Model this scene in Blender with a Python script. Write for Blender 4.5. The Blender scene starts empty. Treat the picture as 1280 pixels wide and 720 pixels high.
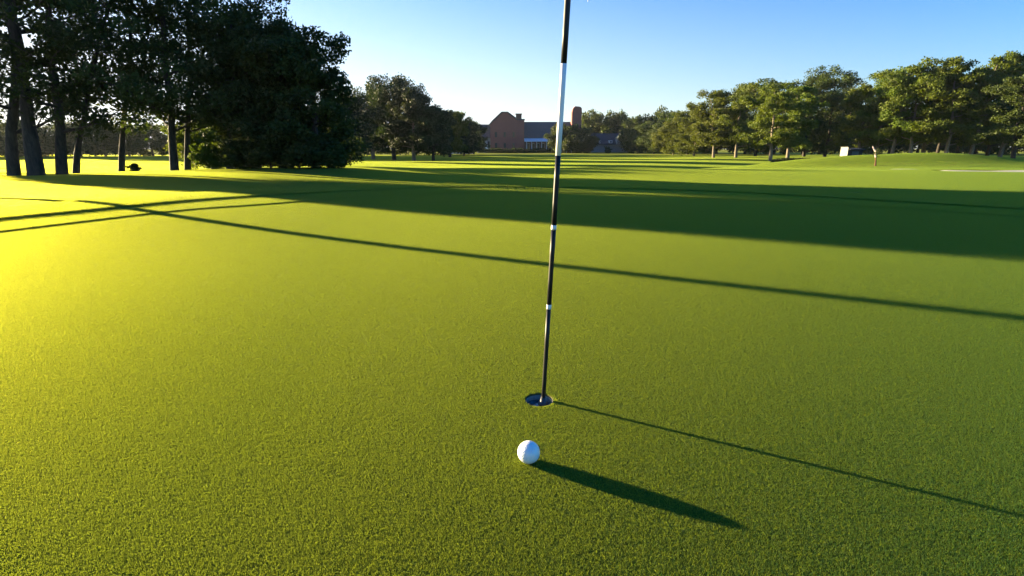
import bpy, bmesh, math, random
import numpy as np
R = math.radians
C = bpy.context.scene.collection
scene = bpy.context.scene

# ------------------------------------------------------------------ camera
CAM_H = 0.94; PITCH = 15.07; F = 650.0
cam_d = bpy.data.cameras.new('camera'); cam = bpy.data.objects.new('camera', cam_d); C.objects.link(cam)
cam.location = (0, 0, CAM_H); cam.rotation_euler = (R(90 - PITCH), 0, 0)
cam_d.sensor_width = 36; cam_d.lens = 36 * F / 1280
cam_d.clip_start = 0.05; cam_d.clip_end = 5000
scene.camera = cam

SUN_EL = 6.0; SUN_AZ = 61.7          # degrees, azimuth to the left of straight ahead (+y)
sdir = np.array([-math.sin(R(SUN_AZ)) * math.cos(R(SUN_EL)), math.cos(R(SUN_AZ)) * math.cos(R(SUN_EL)), math.sin(R(SUN_EL))])

# ------------------------------------------------------------------ terrain
def ss(a, b, x):
    t = np.clip((x - a) / (b - a), 0, 1); return t * t * (3 - 2 * t)
def gau(x, y, cx, cy, sx, sy): return np.exp(-((x - cx) / sx) ** 2 - ((y - cy) / sy) ** 2)
def terr(x, y):
    x = np.asarray(x, float); y = np.asarray(y, float)
    z = 0.15 * gau(x, y, -6, 8.5, 4.0, 3.6)
    z = z - 0.62 * ss(19, 48, y)
    z = z + 0.28 * gau(x, y, -6.5, 20, 6, 4.5)
    z = z + 0.78 * gau(x, y, 26.5, 33, 5.2, 4.2) + 0.60 * gau(x, y, 20, 35, 5.0, 4.0)
    z = z + 0.22 * gau(x, y, 4, 22, 5, 5)
    r = np.sqrt(x * x + y * y); w = ss(8, 25, r)
    z = z + w * 0.07 * (np.sin(x * 0.21 + 1.3) * np.cos(y * 0.17) + 0.6 * np.sin(x * 0.09 - y * 0.12 + 2))
    # bunker hollows
    for bx, by, sx, sy, dp in BUNK: z = z - dp * gau(x, y, bx, by, sx, sy)
    return z
BUNK = [(19.3, 20.6, 2.2, 1.1, 0.12), (17.4, 24.0, 0.9, 0.7, 0.10)]
def ray(px, py):
    X = (px - 640) / F; Y = -(py - 360) / F
    c, s = math.cos(R(PITCH)), math.sin(R(PITCH))
    return np.array([X, c + s * Y, -s + c * Y])
def ground_at(px, py):
    d = ray(px, py); t = 0.5
    while t < 600:
        p = d * t
        if CAM_H + p[2] < terr(p[0], p[1]): break
        t *= 1.004
    return d[0] * t, d[1] * t
def at(px, D):
    """ground point in the column px at forward distance D"""
    x = (px - 640) / 673.1 * D
    return x, D, float(terr(x, D))

# ------------------------------------------------------------------ helpers
def mesh_obj(name, V, Fc, mat, parent=None, smooth=True, loc=None):
    me = bpy.data.meshes.new(name)
    V = np.asarray(V, dtype=np.float32); me.from_pydata([], [], []) if False else None
    if isinstance(Fc, np.ndarray):
        n, k = Fc.shape
        me.vertices.add(len(V)); me.vertices.foreach_set('co', V.ravel())
        me.loops.add(n * k); me.loops.foreach_set('vertex_index', Fc.astype(np.int32).ravel())
        me.polygons.add(n); me.polygons.foreach_set('loop_start', np.arange(0, n * k, k, dtype=np.int32))
        me.polygons.foreach_set('loop_total', np.full(n, k, dtype=np.int32))
        me.update(calc_edges=True); me.validate()
    else:
        me.from_pydata([tuple(map(float, v)) for v in V], [], Fc); me.update()
    me.polygons.foreach_set('use_smooth', [smooth] * len(me.polygons))
    if mat: me.materials.append(mat)
    o = bpy.data.objects.new(name, me); C.objects.link(o)
    if parent: o.parent = parent
    if loc is not None: o.location = loc
    return o
def bm_obj(name, bm, mat, parent=None, smooth=False, loc=None):
    me = bpy.data.meshes.new(name); bm.normal_update(); bm.to_mesh(me); bm.free()
    me.polygons.foreach_set('use_smooth', [smooth] * len(me.polygons))
    me.materials.append(mat)
    o = bpy.data.objects.new(name, me); C.objects.link(o)
    if parent: o.parent = parent
    if loc is not None: o.location = loc
    return o
def empty(name, loc, rz=0):
    o = bpy.data.objects.new(name, None); C.objects.link(o); o.location = loc; o.rotation_euler = (0, 0, rz)
    o.empty_display_size = .2; return o
def tag(o, label, cat, group=None, kind=None):
    if label: o['label'] = label
    if cat: o['category'] = cat
    if group: o['group'] = group
    if kind: o['kind'] = kind
    return o
def box(bm, x0, x1, y0, y1, z0, z1):
    vs = [bm.verts.new(p) for p in [(x0,y0,z0),(x1,y0,z0),(x1,y1,z0),(x0,y1,z0),(x0,y0,z1),(x1,y0,z1),(x1,y1,z1),(x0,y1,z1)]]
    for f in [(0,3,2,1),(4,5,6,7),(0,1,5,4),(1,2,6,5),(2,3,7,6),(3,0,4,7)]: bm.faces.new([vs[i] for i in f])
def prism(bm, prof, x0, x1):
    """profile in (y,z) swept along x"""
    a = [bm.verts.new((x0, p[0], p[1])) for p in prof]; b = [bm.verts.new((x1, p[0], p[1])) for p in prof]
    n = len(prof)
    bm.faces.new(a); bm.faces.new(b[::-1])
    for i in range(n): bm.faces.new([a[i], b[i], b[(i+1) % n], a[(i+1) % n]])
def prismy(bm, prof, y0, y1):
    """profile in (x,z) swept along y"""
    a = [bm.verts.new((p[0], y0, p[1])) for p in prof]; b = [bm.verts.new((p[0], y1, p[1])) for p in prof]
    n = len(prof)
    bm.faces.new(a); bm.faces.new(b[::-1])
    for i in range(n): bm.faces.new([a[i], b[i], b[(i+1) % n], a[(i+1) % n]])
def lathe(prof, n=64, cx=0, cy=0):
    V = []; Fc = []
    for r, z in prof:
        for i in range(n):
            a = 2 * math.pi * i / n; V.append((cx + r * math.cos(a), cy + r * math.sin(a), z))
    for j in range(len(prof) - 1):
        for i in range(n):
            k = (i + 1) % n; Fc.append((j*n+i, j*n+k, (j+1)*n+k, (j+1)*n+i))
    return V, Fc
class Geo:
    def __init__(s): s.V = []; s.F = []; s.n = 0
    def tube(s, P, rad, k=8):
        P = np.array(P, float); m = len(P)
        T = np.gradient(P, axis=0); T /= np.linalg.norm(T, axis=1)[:, None] + 1e-9
        ref = np.array([1., 0, 0]) if abs(T[0][0]) < .8 else np.array([0, 1., 0])
        ang = np.arange(k) * 2 * math.pi / k
        for i in range(m):
            U = np.cross(T[i], ref); U /= np.linalg.norm(U); W = np.cross(T[i], U)
            s.V.append(P[i] + rad[i] * (np.cos(ang)[:, None] * U + np.sin(ang)[:, None] * W))
        for i in range(m - 1):
            a = s.n + i * k; j = np.arange(k); jn = (j + 1) % k
            s.F.append(np.stack([a + j, a + jn, a + k + jn, a + k + j], 1))
        s.n += m * k
    def arrays(s): return np.concatenate(s.V), np.concatenate(s.F)

# ------------------------------------------------------------------ materials
def new_mat(name):
    m = bpy.data.materials.new(name); m.use_nodes = True; nt = m.node_tree
    for n in list(nt.nodes): nt.nodes.remove(n)
    out = nt.nodes.new('ShaderNodeOutputMaterial'); return m, nt, out
def N(nt, t, **kw):
    n = nt.nodes.new(t)
    for k, v in kw.items(): setattr(n, k, v)
    return n
def noise(nt, scale, detail=3, rough=.55, vec=None, dist=0):
    n = N(nt, 'ShaderNodeTexNoise'); n.inputs['Scale'].default_value = scale; n.inputs['Detail'].default_value = detail
    n.inputs['Roughness'].default_value = rough; n.inputs['Distortion'].default_value = dist
    if vec: nt.links.new(vec, n.inputs['Vector'])
    return n.outputs['Fac']
def ramp(nt, fac, stops):
    n = N(nt, 'ShaderNodeValToRGB'); nt.links.new(fac, n.inputs[0]); el = n.color_ramp.elements
    while len(el) < len(stops): el.new(.5)
    for e, (p, c) in zip(el, stops):
        e.position = p; e.color = (*c, 1) if len(c) == 3 else c
    return n.outputs[0]
def mixc(nt, fac, a, b, mode='MIX'):
    n = N(nt, 'ShaderNodeMix', data_type='RGBA', blend_type=mode)
    for sck, v in ((n.inputs[0], fac), (n.inputs[6], a), (n.inputs[7], b)):
        if isinstance(v, (int, float)): sck.default_value = v
        elif isinstance(v, tuple): sck.default_value = (*v, 1)
        else: nt.links.new(v, sck)
    return n.outputs[2]
def math_n(nt, op, a, b=None):
    n = N(nt, 'ShaderNodeMath', operation=op)
    for i, v in enumerate((a, b)):
        if v is None: continue
        if isinstance(v, (int, float)): n.inputs[i].default_value = v
        else: nt.links.new(v, n.inputs[i])
    return n.outputs[0]
def bump(nt, h, strength, dist, normal=None):
    n = N(nt, 'ShaderNodeBump'); n.inputs['Strength'].default_value = strength; n.inputs['Distance'].default_value = dist
    nt.links.new(h, n.inputs['Height'])
    if normal: nt.links.new(normal, n.inputs['Normal'])
    return n.outputs[0]

def grass_shader(nt, out, col, nrm, P, gcol, wg=.06, grough=.5, sheen=.1, blade=.9, wt=.4):
    # every blade faces its own way: cell-sized random tilt of the normal
    vo = N(nt, 'ShaderNodeTexVoronoi'); vo.inputs['Scale'].default_value = 900; nt.links.new(P, vo.inputs['Vector'])
    v1 = N(nt, 'ShaderNodeVectorMath', operation='SUBTRACT'); nt.links.new(vo.outputs['Color'], v1.inputs[0]); v1.inputs[1].default_value = (.5, .5, .5)
    v2 = N(nt, 'ShaderNodeVectorMath', operation='MULTIPLY'); nt.links.new(v1.outputs[0], v2.inputs[0]); v2.inputs[1].default_value = (2.6 * blade, 2.6 * blade, .2)
    v3 = N(nt, 'ShaderNodeVectorMath', operation='ADD'); nt.links.new(v2.outputs[0], v3.inputs[0]); nt.links.new(nrm, v3.inputs[1])
    v4 = N(nt, 'ShaderNodeVectorMath', operation='NORMALIZE'); nt.links.new(v3.outputs[0], v4.inputs[0]); bn = v4.outputs[0]
    d = N(nt, 'ShaderNodeBsdfPrincipled'); nt.links.new(col, d.inputs['Base Color'])
    d.inputs['Roughness'].default_value = .75; d.inputs['Specular IOR Level'].default_value = .1
    d.inputs['Sheen Weight'].default_value = sheen; d.inputs['Sheen Roughness'].default_value = .45
    d.inputs['Sheen Tint'].default_value = (*gcol, 1)
    nt.links.new(bn, d.inputs['Normal'])
    g = N(nt, 'ShaderNodeBsdfGlossy'); g.inputs['Color'].default_value = (*gcol, 1); g.inputs['Roughness'].default_value = grough
    # light that passes through a blade: it glows yellow-green on the side turned away from the light
    w3 = N(nt, 'ShaderNodeVectorMath', operation='SUBTRACT'); nt.links.new(nrm, w3.inputs[0]); nt.links.new(v2.outputs[0], w3.inputs[1])
    w4 = N(nt, 'ShaderNodeVectorMath', operation='NORMALIZE'); nt.links.new(w3.outputs[0], w4.inputs[0])
    t = N(nt, 'ShaderNodeBsdfDiffuse'); t.inputs['Color'].default_value = (.40, .36, .003, 1); nt.links.new(w4.outputs[0], t.inputs['Normal'])
    m1 = N(nt, 'ShaderNodeMixShader'); m1.inputs[0].default_value = wt
    nt.links.new(d.outputs[0], m1.inputs[1]); nt.links.new(t.outputs[0], m1.inputs[2])
    m2 = N(nt, 'ShaderNodeMixShader')
    lw = N(nt, 'ShaderNodeLayerWeight'); lw.inputs['Blend'].default_value = .5
    nt.links.new(math_n(nt, 'MINIMUM', math_n(nt, 'MULTIPLY', math_n(nt, 'POWER', lw.outputs['Facing'], 4), wg * 4), wg * 1.8), m2.inputs[0])
    nt.links.new(m1.outputs[0], m2.inputs[1]); nt.links.new(g.outputs[0], m2.inputs[2])
    nt.links.new(m2.outputs[0], out.inputs['Surface'])

def mat_ground():
    m, nt, out = new_mat('putting_green')
    geo = N(nt, 'ShaderNodeNewGeometry'); P = geo.outputs['Position']
    fine = noise(nt, 190, 2, .6, P); mid = noise(nt, 60, 2, .5, P)
    vor = N(nt, 'ShaderNodeTexVoronoi'); vor.inputs['Scale'].default_value = 130; nt.links.new(P, vor.inputs['Vector'])
    big = noise(nt, .35, 3, .5, P); patch = noise(nt, 3.5, 4, .6, P)
    green = ramp(nt, big, [(.35, (.050, .150, .025)), (.65, (.062, .165, .028))])
    green = mixc(nt, math_n(nt, 'MULTIPLY', patch, .35), green, (.042, .130, .022))
    green = mixc(nt, ramp(nt, fine, [(.25, (.55,)*3), (.6, (0,)*3)]), green, (.025, .075, .015))
    # fairway turf outside the green (vertex mask)
    green = mixc(nt, 1.0, green, (.42, .36, .5), 'MULTIPLY')
    at_ = N(nt, 'ShaderNodeAttribute', attribute_name='fairway'); fm = at_.outputs['Fac']
    fw = ramp(nt, noise(nt, .25, 4, .6, P), [(.3, (.045, .125, .025)), (.7, (.075, .150, .028))])
    fw = mixc(nt, math_n(nt, 'MULTIPLY', noise(nt, 6, 4, .65, P), .5), fw, (.028, .075, .015))
    col = mixc(nt, fm, green, fw)
    h = math_n(nt, 'ADD', math_n(nt, 'MULTIPLY', fine, .6), math_n(nt, 'MULTIPLY', vor.outputs['Distance'], .5))
    h = math_n(nt, 'ADD', h, math_n(nt, 'MULTIPLY', mid, .6))
    n1 = bump(nt, h, .55, .006)
    grass_shader(nt, out, col, n1, P, (.95, .80, .05), wt=.18)
    return m
def mat_turf(name, c1, c2, sc=40):
    m, nt, out = new_mat(name); P = N(nt, 'ShaderNodeNewGeometry').outputs['Position']
    col = ramp(nt, noise(nt, sc, 3, .6, P), [(.35, c1), (.65, c2)])
    n1 = bump(nt, noise(nt, sc * 2, 2, .6, P), .6, .02)
    grass_shader(nt, out, col, n1, P, (.9, .8, .06), wg=.04)
    return m
def mat_simple(name, c1, c2, sc=5, rough=.8, metal=0, bmp=0, bsc=None, spec=.5, coord='obj', detail=4):
    m, nt, out = new_mat(name); tc = N(nt, 'ShaderNodeTexCoord').outputs['Object']
    b = N(nt, 'ShaderNodeBsdfPrincipled')
    col = ramp(nt, noise(nt, sc, detail, .6, tc), [(.3, c1), (.7, c2)]); nt.links.new(col, b.inputs['Base Color'])
    b.inputs['Roughness'].default_value = rough; b.inputs['Metallic'].default_value = metal; b.inputs['Specular IOR Level'].default_value = spec
    if bmp: nt.links.new(bump(nt, noise(nt, bsc or sc * 3, 3, .6, tc), bmp, .02), b.inputs['Normal'])
    nt.links.new(b.outputs[0], out.inputs[0]); return m
def mat_leaf(name, c1, c2, c3, trans=.35):
    m, nt, out = new_mat(name); P = N(nt, 'ShaderNodeNewGeometry').outputs['Position']
    inf = N(nt, 'ShaderNodeObjectInfo').outputs['Random']
    col = ramp(nt, noise(nt, .8, 2, .6, P), [(.3, c1), (.52, c2), (.75, c3)])
    col = mixc(nt, ramp(nt, noise(nt, 9, 1, .6, P), [(.35, (0,)*3), (.7, (.6,)*3)]), col, c2)
    hs = N(nt, 'ShaderNodeHueSaturation'); nt.links.new(col, hs.inputs['Color'])
    nt.links.new(math_n(nt, 'ADD', .485, math_n(nt, 'MULTIPLY', inf, .03)), hs.inputs['Hue'])
    nt.links.new(math_n(nt, 'ADD', .8, math_n(nt, 'MULTIPLY', inf, .4)), hs.inputs['Value'])
    d = N(nt, 'ShaderNodeBsdfPrincipled'); nt.links.new(hs.outputs[0], d.inputs['Base Color']); d.inputs['Roughness'].default_value = .6
    d.inputs['Specular IOR Level'].default_value = .25
    t = N(nt, 'ShaderNodeBsdfTranslucent'); nt.links.new(mixc(nt, 1.0, hs.outputs[0], (1.35, 1.25, .5), 'MULTIPLY'), t.inputs['Color'])
    mx = N(nt, 'ShaderNodeMixShader'); mx.inputs[0].default_value = trans
    nt.links.new(d.outputs[0], mx.inputs[1]); nt.links.new(t.outputs[0], mx.inputs[2]); nt.links.new(mx.outputs[0], out.inputs[0])
    return m
def mat_bark(name, c1, c2):
    m, nt, out = new_mat(name); tc = N(nt, 'ShaderNodeTexCoord').outputs['Object']
    mp = N(nt, 'ShaderNodeMapping'); mp.inputs['Scale'].default_value = (1, 1, .22); nt.links.new(tc, mp.inputs['Vector'])
    f = noise(nt, 14, 5, .65, mp.outputs[0]); b = N(nt, 'ShaderNodeBsdfPrincipled'); b.inputs['Roughness'].default_value = .9
    nt.links.new(ramp(nt, f, [(.35, c1), (.65, c2)]), b.inputs['Base Color'])
    nt.links.new(bump(nt, f, .9, .05), b.inputs['Normal']); nt.links.new(b.outputs[0], out.inputs[0]); return m
def mat_brick(name, c1, c2, mortar, sc=1.0):
    m, nt, out = new_mat(name); tc = N(nt, 'ShaderNodeTexCoord').outputs['Object']
    mp = N(nt, 'ShaderNodeMapping'); mp.inputs['Rotation'].default_value = (R(90), 0, 0); nt.links.new(tc, mp.inputs['Vector'])
    br = N(nt, 'ShaderNodeTexBrick'); nt.links.new(mp.outputs[0], br.inputs['Vector']); br.inputs['Scale'].default_value = 1 / sc
    br.inputs['Color1'].default_value = (*c1, 1); br.inputs['Color2'].default_value = (*c2, 1); br.inputs['Mortar'].default_value = (*mortar, 1)
    br.inputs['Brick Width'].default_value = .45; br.inputs['Row Height'].default_value = .15; br.inputs['Mortar Size'].default_value = .012
    col = mixc(nt, ramp(nt, noise(nt, .6, 4, .6, tc), [(.3, (0,)*3), (.75, (.5,)*3)]), br.outputs[0], tuple(.6 * v for v in c1))
    b = N(nt, 'ShaderNodeBsdfPrincipled'); b.inputs['Roughness'].default_value = .9; nt.links.new(col, b.inputs['Base Color'])
    nt.links.new(b.outputs[0], out.inputs[0]); return m

M_ground = mat_ground()
M_collar = mat_turf('collar_turf', (.055, .11, .012), (.10, .16, .018), 60)
M_rough = mat_turf('rough_turf', (.035, .075, .010), (.085, .125, .018), 25)
M_leaf_dark = mat_leaf('dark_foliage', (.022, .038, .008), (.036, .056, .010), (.058, .078, .012), .38)
M_leaf_oak = mat_leaf('olive_foliage', (.052, .084, .011), (.090, .125, .014), (.13, .156, .016), .37)
M_leaf_mid = mat_leaf('green_foliage', (.030, .050, .011), (.048, .070, .013), (.07, .090, .015), .3)
M_leaf_shade = mat_leaf('shade_foliage', (.018, .032, .010), (.028, .046, .012), (.042, .060, .014), .22)  # darker leaf copy for the mid clump, its shade put into the colour
M_bark = mat_bark('dark_bark', (.018, .014, .010), (.055, .044, .034))
M_bark_pale = mat_bark('pale_bark', (.10, .08, .055), (.26, .21, .15))
M_white = mat_simple('white_paint', (.78, .78, .76), (.82, .82, .80), 4, .35)
M_black = mat_simple('black_paint', (.008, .008, .009), (.014, .014, .015), 30, .45, spec=.3)
M_brick = mat_brick('red_brick', (.31, .085, .060), (.24, .070, .055), (.27, .19, .16))
M_brick2 = mat_brick('brown_brick', (.22, .090, .060), (.17, .075, .055), (.22, .18, .15))
M_slate = mat_simple('slate_roof', (.050, .066, .060), (.080, .098, .090), 2, .7)
M_slate2 = mat_simple('dark_slate', (.030, .036, .045), (.060, .068, .080), 2, .7)
M_dark = mat_simple('dark_timber', (.018, .016, .014), (.035, .030, .026), 8, .8)
M_glass = mat_simple('window_glass', (.02, .025, .03), (.03, .035, .045), 3, .08)
M_stucco = mat_simple('grey_render', (.26, .27, .27), (.34, .35, .35), 3, .9)
M_trim = mat_simple('white_trim', (.62, .64, .66), (.72, .74, .76), 3, .6)
M_sand = mat_simple('sand', (.50, .46, .27), (.60, .56, .34), 14, .95, bmp=.5)
M_stone = mat_simple('pale_stone', (.20, .19, .17), (.27, .26, .24), 2, .9)

# ------------------------------------------------------------------ world and sun
w = bpy.data.worlds.new('World'); scene.world = w; w.use_nodes = True; nt = w.node_tree
bg = nt.nodes['Background']; sky = nt.nodes.new('ShaderNodeTexSky'); sky.sky_type = 'NISHITA'; sky.sun_disc = False
sky.sun_elevation = R(SUN_EL); sky.sun_rotation = R(-SUN_AZ)
sky.air_density = 1.0; sky.dust_density = .8; sky.ozone_density = 4.0; sky.altitude = 0
hs = nt.nodes.new('ShaderNodeHueSaturation'); hs.inputs['Saturation'].default_value = 1.25; hs.inputs['Hue'].default_value = .512
nt.links.new(sky.outputs[0], hs.inputs['Color'])
# pale low haze of the sky itself, strongest towards the sun
tcw = nt.nodes.new('ShaderNodeTexCoord'); sep = nt.nodes.new('ShaderNodeSeparateXYZ'); nt.links.new(tcw.outputs['Generated'], sep.inputs[0])
dt = nt.nodes.new('ShaderNodeVectorMath'); dt.operation = 'DOT_PRODUCT'; nt.links.new(tcw.outputs['Generated'], dt.inputs[0]); dt.inputs[1].default_value = tuple(sdir)
low = math_n(nt, 'POWER', math_n(nt, 'MAXIMUM', math_n(nt, 'SUBTRACT', 1, math_n(nt, 'MULTIPLY', math_n(nt, 'ABSOLUTE', sep.outputs[2]), 1.9)), 0), 2.2)
azm = math_n(nt, 'ADD', .17, math_n(nt, 'MULTIPLY', math_n(nt, 'POWER', math_n(nt, 'ADD', .5, math_n(nt, 'MULTIPLY', dt.outputs['Value'], .5)), 2.4), 1.5))
fac = math_n(nt, 'MINIMUM', math_n(nt, 'MULTIPLY', low, azm), .92)
mxw = nt.nodes.new('ShaderNodeMix'); mxw.data_type = 'RGBA'; nt.links.new(fac, mxw.inputs[0]); nt.links.new(hs.outputs[0], mxw.inputs[6]); mxw.inputs[7].default_value = (2.45, 2.6, 2.75, 1)
nt.links.new(mxw.outputs[2], bg.inputs[0]); bg.inputs[1].default_value = .078
sl = bpy.data.lights.new('sun', 'SUN'); sl.energy = 5; sl.angle = R(.5); sl.color = (1, .80, .46)
so = bpy.data.objects.new('sun', sl); C.objects.link(so)
so.rotation_euler = (R(90 - SUN_EL), 0, R(180 + SUN_AZ))
from mathutils import Vector
so.rotation_euler = Vector(sdir).to_track_quat('Z', 'Y').to_euler()
vs = scene.view_settings; vs.view_transform = 'Standard'; vs.look = 'None'; vs.gamma = 1; vs.exposure = 2.6
vs.use_curve_mapping = False

# ------------------------------------------------------------------ the ground sheet, polar round the hole
HX, HY = .105, 1.827; HR = .054
inner_px = [(-60, 298), (0, 290), (110, 277), (230, 263), (330, 256), (420, 249), (520, 243), (640, 241), (760, 243), (880, 248), (1000, 254), (1100, 260), (1280, 272), (1400, 281)]
outer_px = [(-60, 284), (0, 276), (110, 265), (230, 253), (330, 246), (420, 241), (520, 236), (640, 234.5), (760, 236.5), (880, 240), (1000, 246), (1100, 252), (1280, 263), (1400, 271)]
def smooth_line(pts, n=400):
    P = np.array([ground_at(*p) for p in pts]); t = np.linspace(0, len(P) - 1, n)
    # catmull-rom
    out = []
    for u in t:
        i = min(int(u), len(P) - 2); f = u - i
        p0 = P[max(i-1, 0)]; p1 = P[i]; p2 = P[i+1]; p3 = P[min(i+2, len(P)-1)]
        out.append(.5 * (2*p1 + (p2-p0)*f + (2*p0-5*p1+4*p2-p3)*f*f + (3*p1-p0-3*p2+p3)*f**3))
    P = np.array(out)
    for _ in range(60):
        P[1:-1] = .5 * P[1:-1] + .25 * (P[:-2] + P[2:])
    return P
IN = smooth_line(inner_px); OUT = smooth_line(outer_px)
# polar angle of the outer line seen from a point in the middle of the green
GC = np.array([0., 2.0])
def polar(P):
    d = P - GC; return np.arctan2(d[:, 0], d[:, 1]), np.hypot(d[:, 0], d[:, 1])
ao, ro = polar(OUT); ai, ri = polar(IN); oo = np.argsort(ao); oi = np.argsort(ai)
nr = 330; na = 640
rr = HR * np.exp(np.linspace(0, math.log(900 / HR), nr)); aa = np.linspace(0, 2 * math.pi, na, endpoint=False)
RR, AA = np.meshgrid(rr, aa, indexing='ij'); X = HX + RR * np.cos(AA); Y = HY + RR * np.sin(AA)
Z = terr(X, Y)
V = np.stack([X.ravel(), Y.ravel(), Z.ravel()], 1)
i, j = np.meshgrid(np.arange(nr - 1), np.arange(na), indexing='ij'); jn = (j + 1) % na
FF = np.stack([(i*na+j).ravel(), ((i+1)*na+j).ravel(), ((i+1)*na+jn).ravel(), (i*na+jn).ravel()], 1)
g = mesh_obj('ground', V, FF, M_ground); tag(g, None, None, kind='structure')
an = np.arctan2(V[:, 0] - GC[0], V[:, 1] - GC[1]); rad = np.hypot(V[:, 0] - GC[0], V[:, 1] - GC[1])
lim = np.interp(an, ao[oo], ro[oo], left=9.0, right=11.0)
mask = ss(-.1, .1, rad - lim)
at_ = g.data.attributes.new('fairway', 'FLOAT', 'POINT'); at_.data.foreach_set('value', mask.astype(np.float32))

# collar and rough: two raised bands of longer turf lying round the green
def band(name, A, B, prof, mat):
    """A inner line, B outer line; prof = [(t across, height)]"""
    n = len(A); V = []
    for t, h in prof:
        P = A + (B - A) * t
        jit = .004 * np.sin(np.arange(n) * 1.7 + t * 9) + .003 * np.sin(np.arange(n) * .61)
        V.append(np.stack([P[:, 0], P[:, 1], terr(P[:, 0], P[:, 1]) + h], 1))
    k = len(prof); V = np.concatenate(V); i, j = np.meshgrid(np.arange(k - 1), np.arange(n - 1), indexing='ij')
    FF = np.stack([(i*n+j).ravel(), (i*n+j+1).ravel(), ((i+1)*n+j+1).ravel(), ((i+1)*n+j).ravel()], 1)[:, ::-1]
    return mesh_obj(name, V, FF.copy(), mat)
def resample(P, n=900):
    d = np.r_[0, np.cumsum(np.hypot(*np.diff(P, axis=0).T))]; t = np.linspace(0, d[-1], n)
    return np.stack([np.interp(t, d, P[:, 0]), np.interp(t, d, P[:, 1])], 1)
INr, OUTr = IN, OUT
dirn = OUT - GC; dirn /= np.linalg.norm(dirn, axis=1)[:, None]
OUT2 = OUT + dirn * 2.2
tag(band('collar', IN, OUT, [(0, -.01), (.05, .004), (.1, .005), (1.02, .005)], M_collar), None, None, kind='structure')
tag(band('rough', OUT, OUT2, [(0, -.01), (.01, .006), (.03, .008), (.3, .008), (1, -.02)], M_rough), None, None, kind='structure')

# ------------------------------------------------------------------ mown grass blades on the green (stuff)
m, nt, out = new_mat('grass_blade')
P = N(nt, 'ShaderNodeNewGeometry').outputs['Position']
bc = ramp(nt, noise(nt, 1.1, 3, .6, P), [(.35, (.034, .125, .034)), (.65, (.048, .140, .038))])
bc = mixc(nt, ramp(nt, noise(nt, 300, 1, .5, P), [(.4, (0,)*3), (.7, (.6,)*3)]), bc, (.08, .16, .04))
d = N(nt, 'ShaderNodeBsdfPrincipled'); nt.links.new(bc, d.inputs['Base Color']); d.inputs['Roughness'].default_value = .5; d.inputs['Specular IOR Level'].default_value = .3
t = N(nt, 'ShaderNodeBsdfTranslucent'); t.inputs['Color'].default_value = (.34, .42, .030, 1)
mx = N(nt, 'ShaderNodeMixShader'); mx.inputs[0].default_value = .55
rf = N(nt, 'ShaderNodeBsdfRefraction'); rf.inputs['Color'].default_value = (.93, .90, .08, 1); rf.inputs['IOR'].default_value = 1.4; rf.inputs['Roughness'].default_value = .85
nt.links.new(d.outputs[0], mx.inputs[1]); nt.links.new(t.outputs[0], mx.inputs[2])
mx2 = N(nt, 'ShaderNodeMixShader'); mx2.inputs[0].default_value = .16; nt.links.new(mx.outputs[0], mx2.inputs[1]); nt.links.new(rf.outputs[0], mx2.inputs[2])
nt.links.new(mx2.outputs[0], out.inputs[0]); M_blade = m
M_blade2 = m.copy(); M_blade2.name = 'fairway_blade'
from mathutils import Matrix
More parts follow.
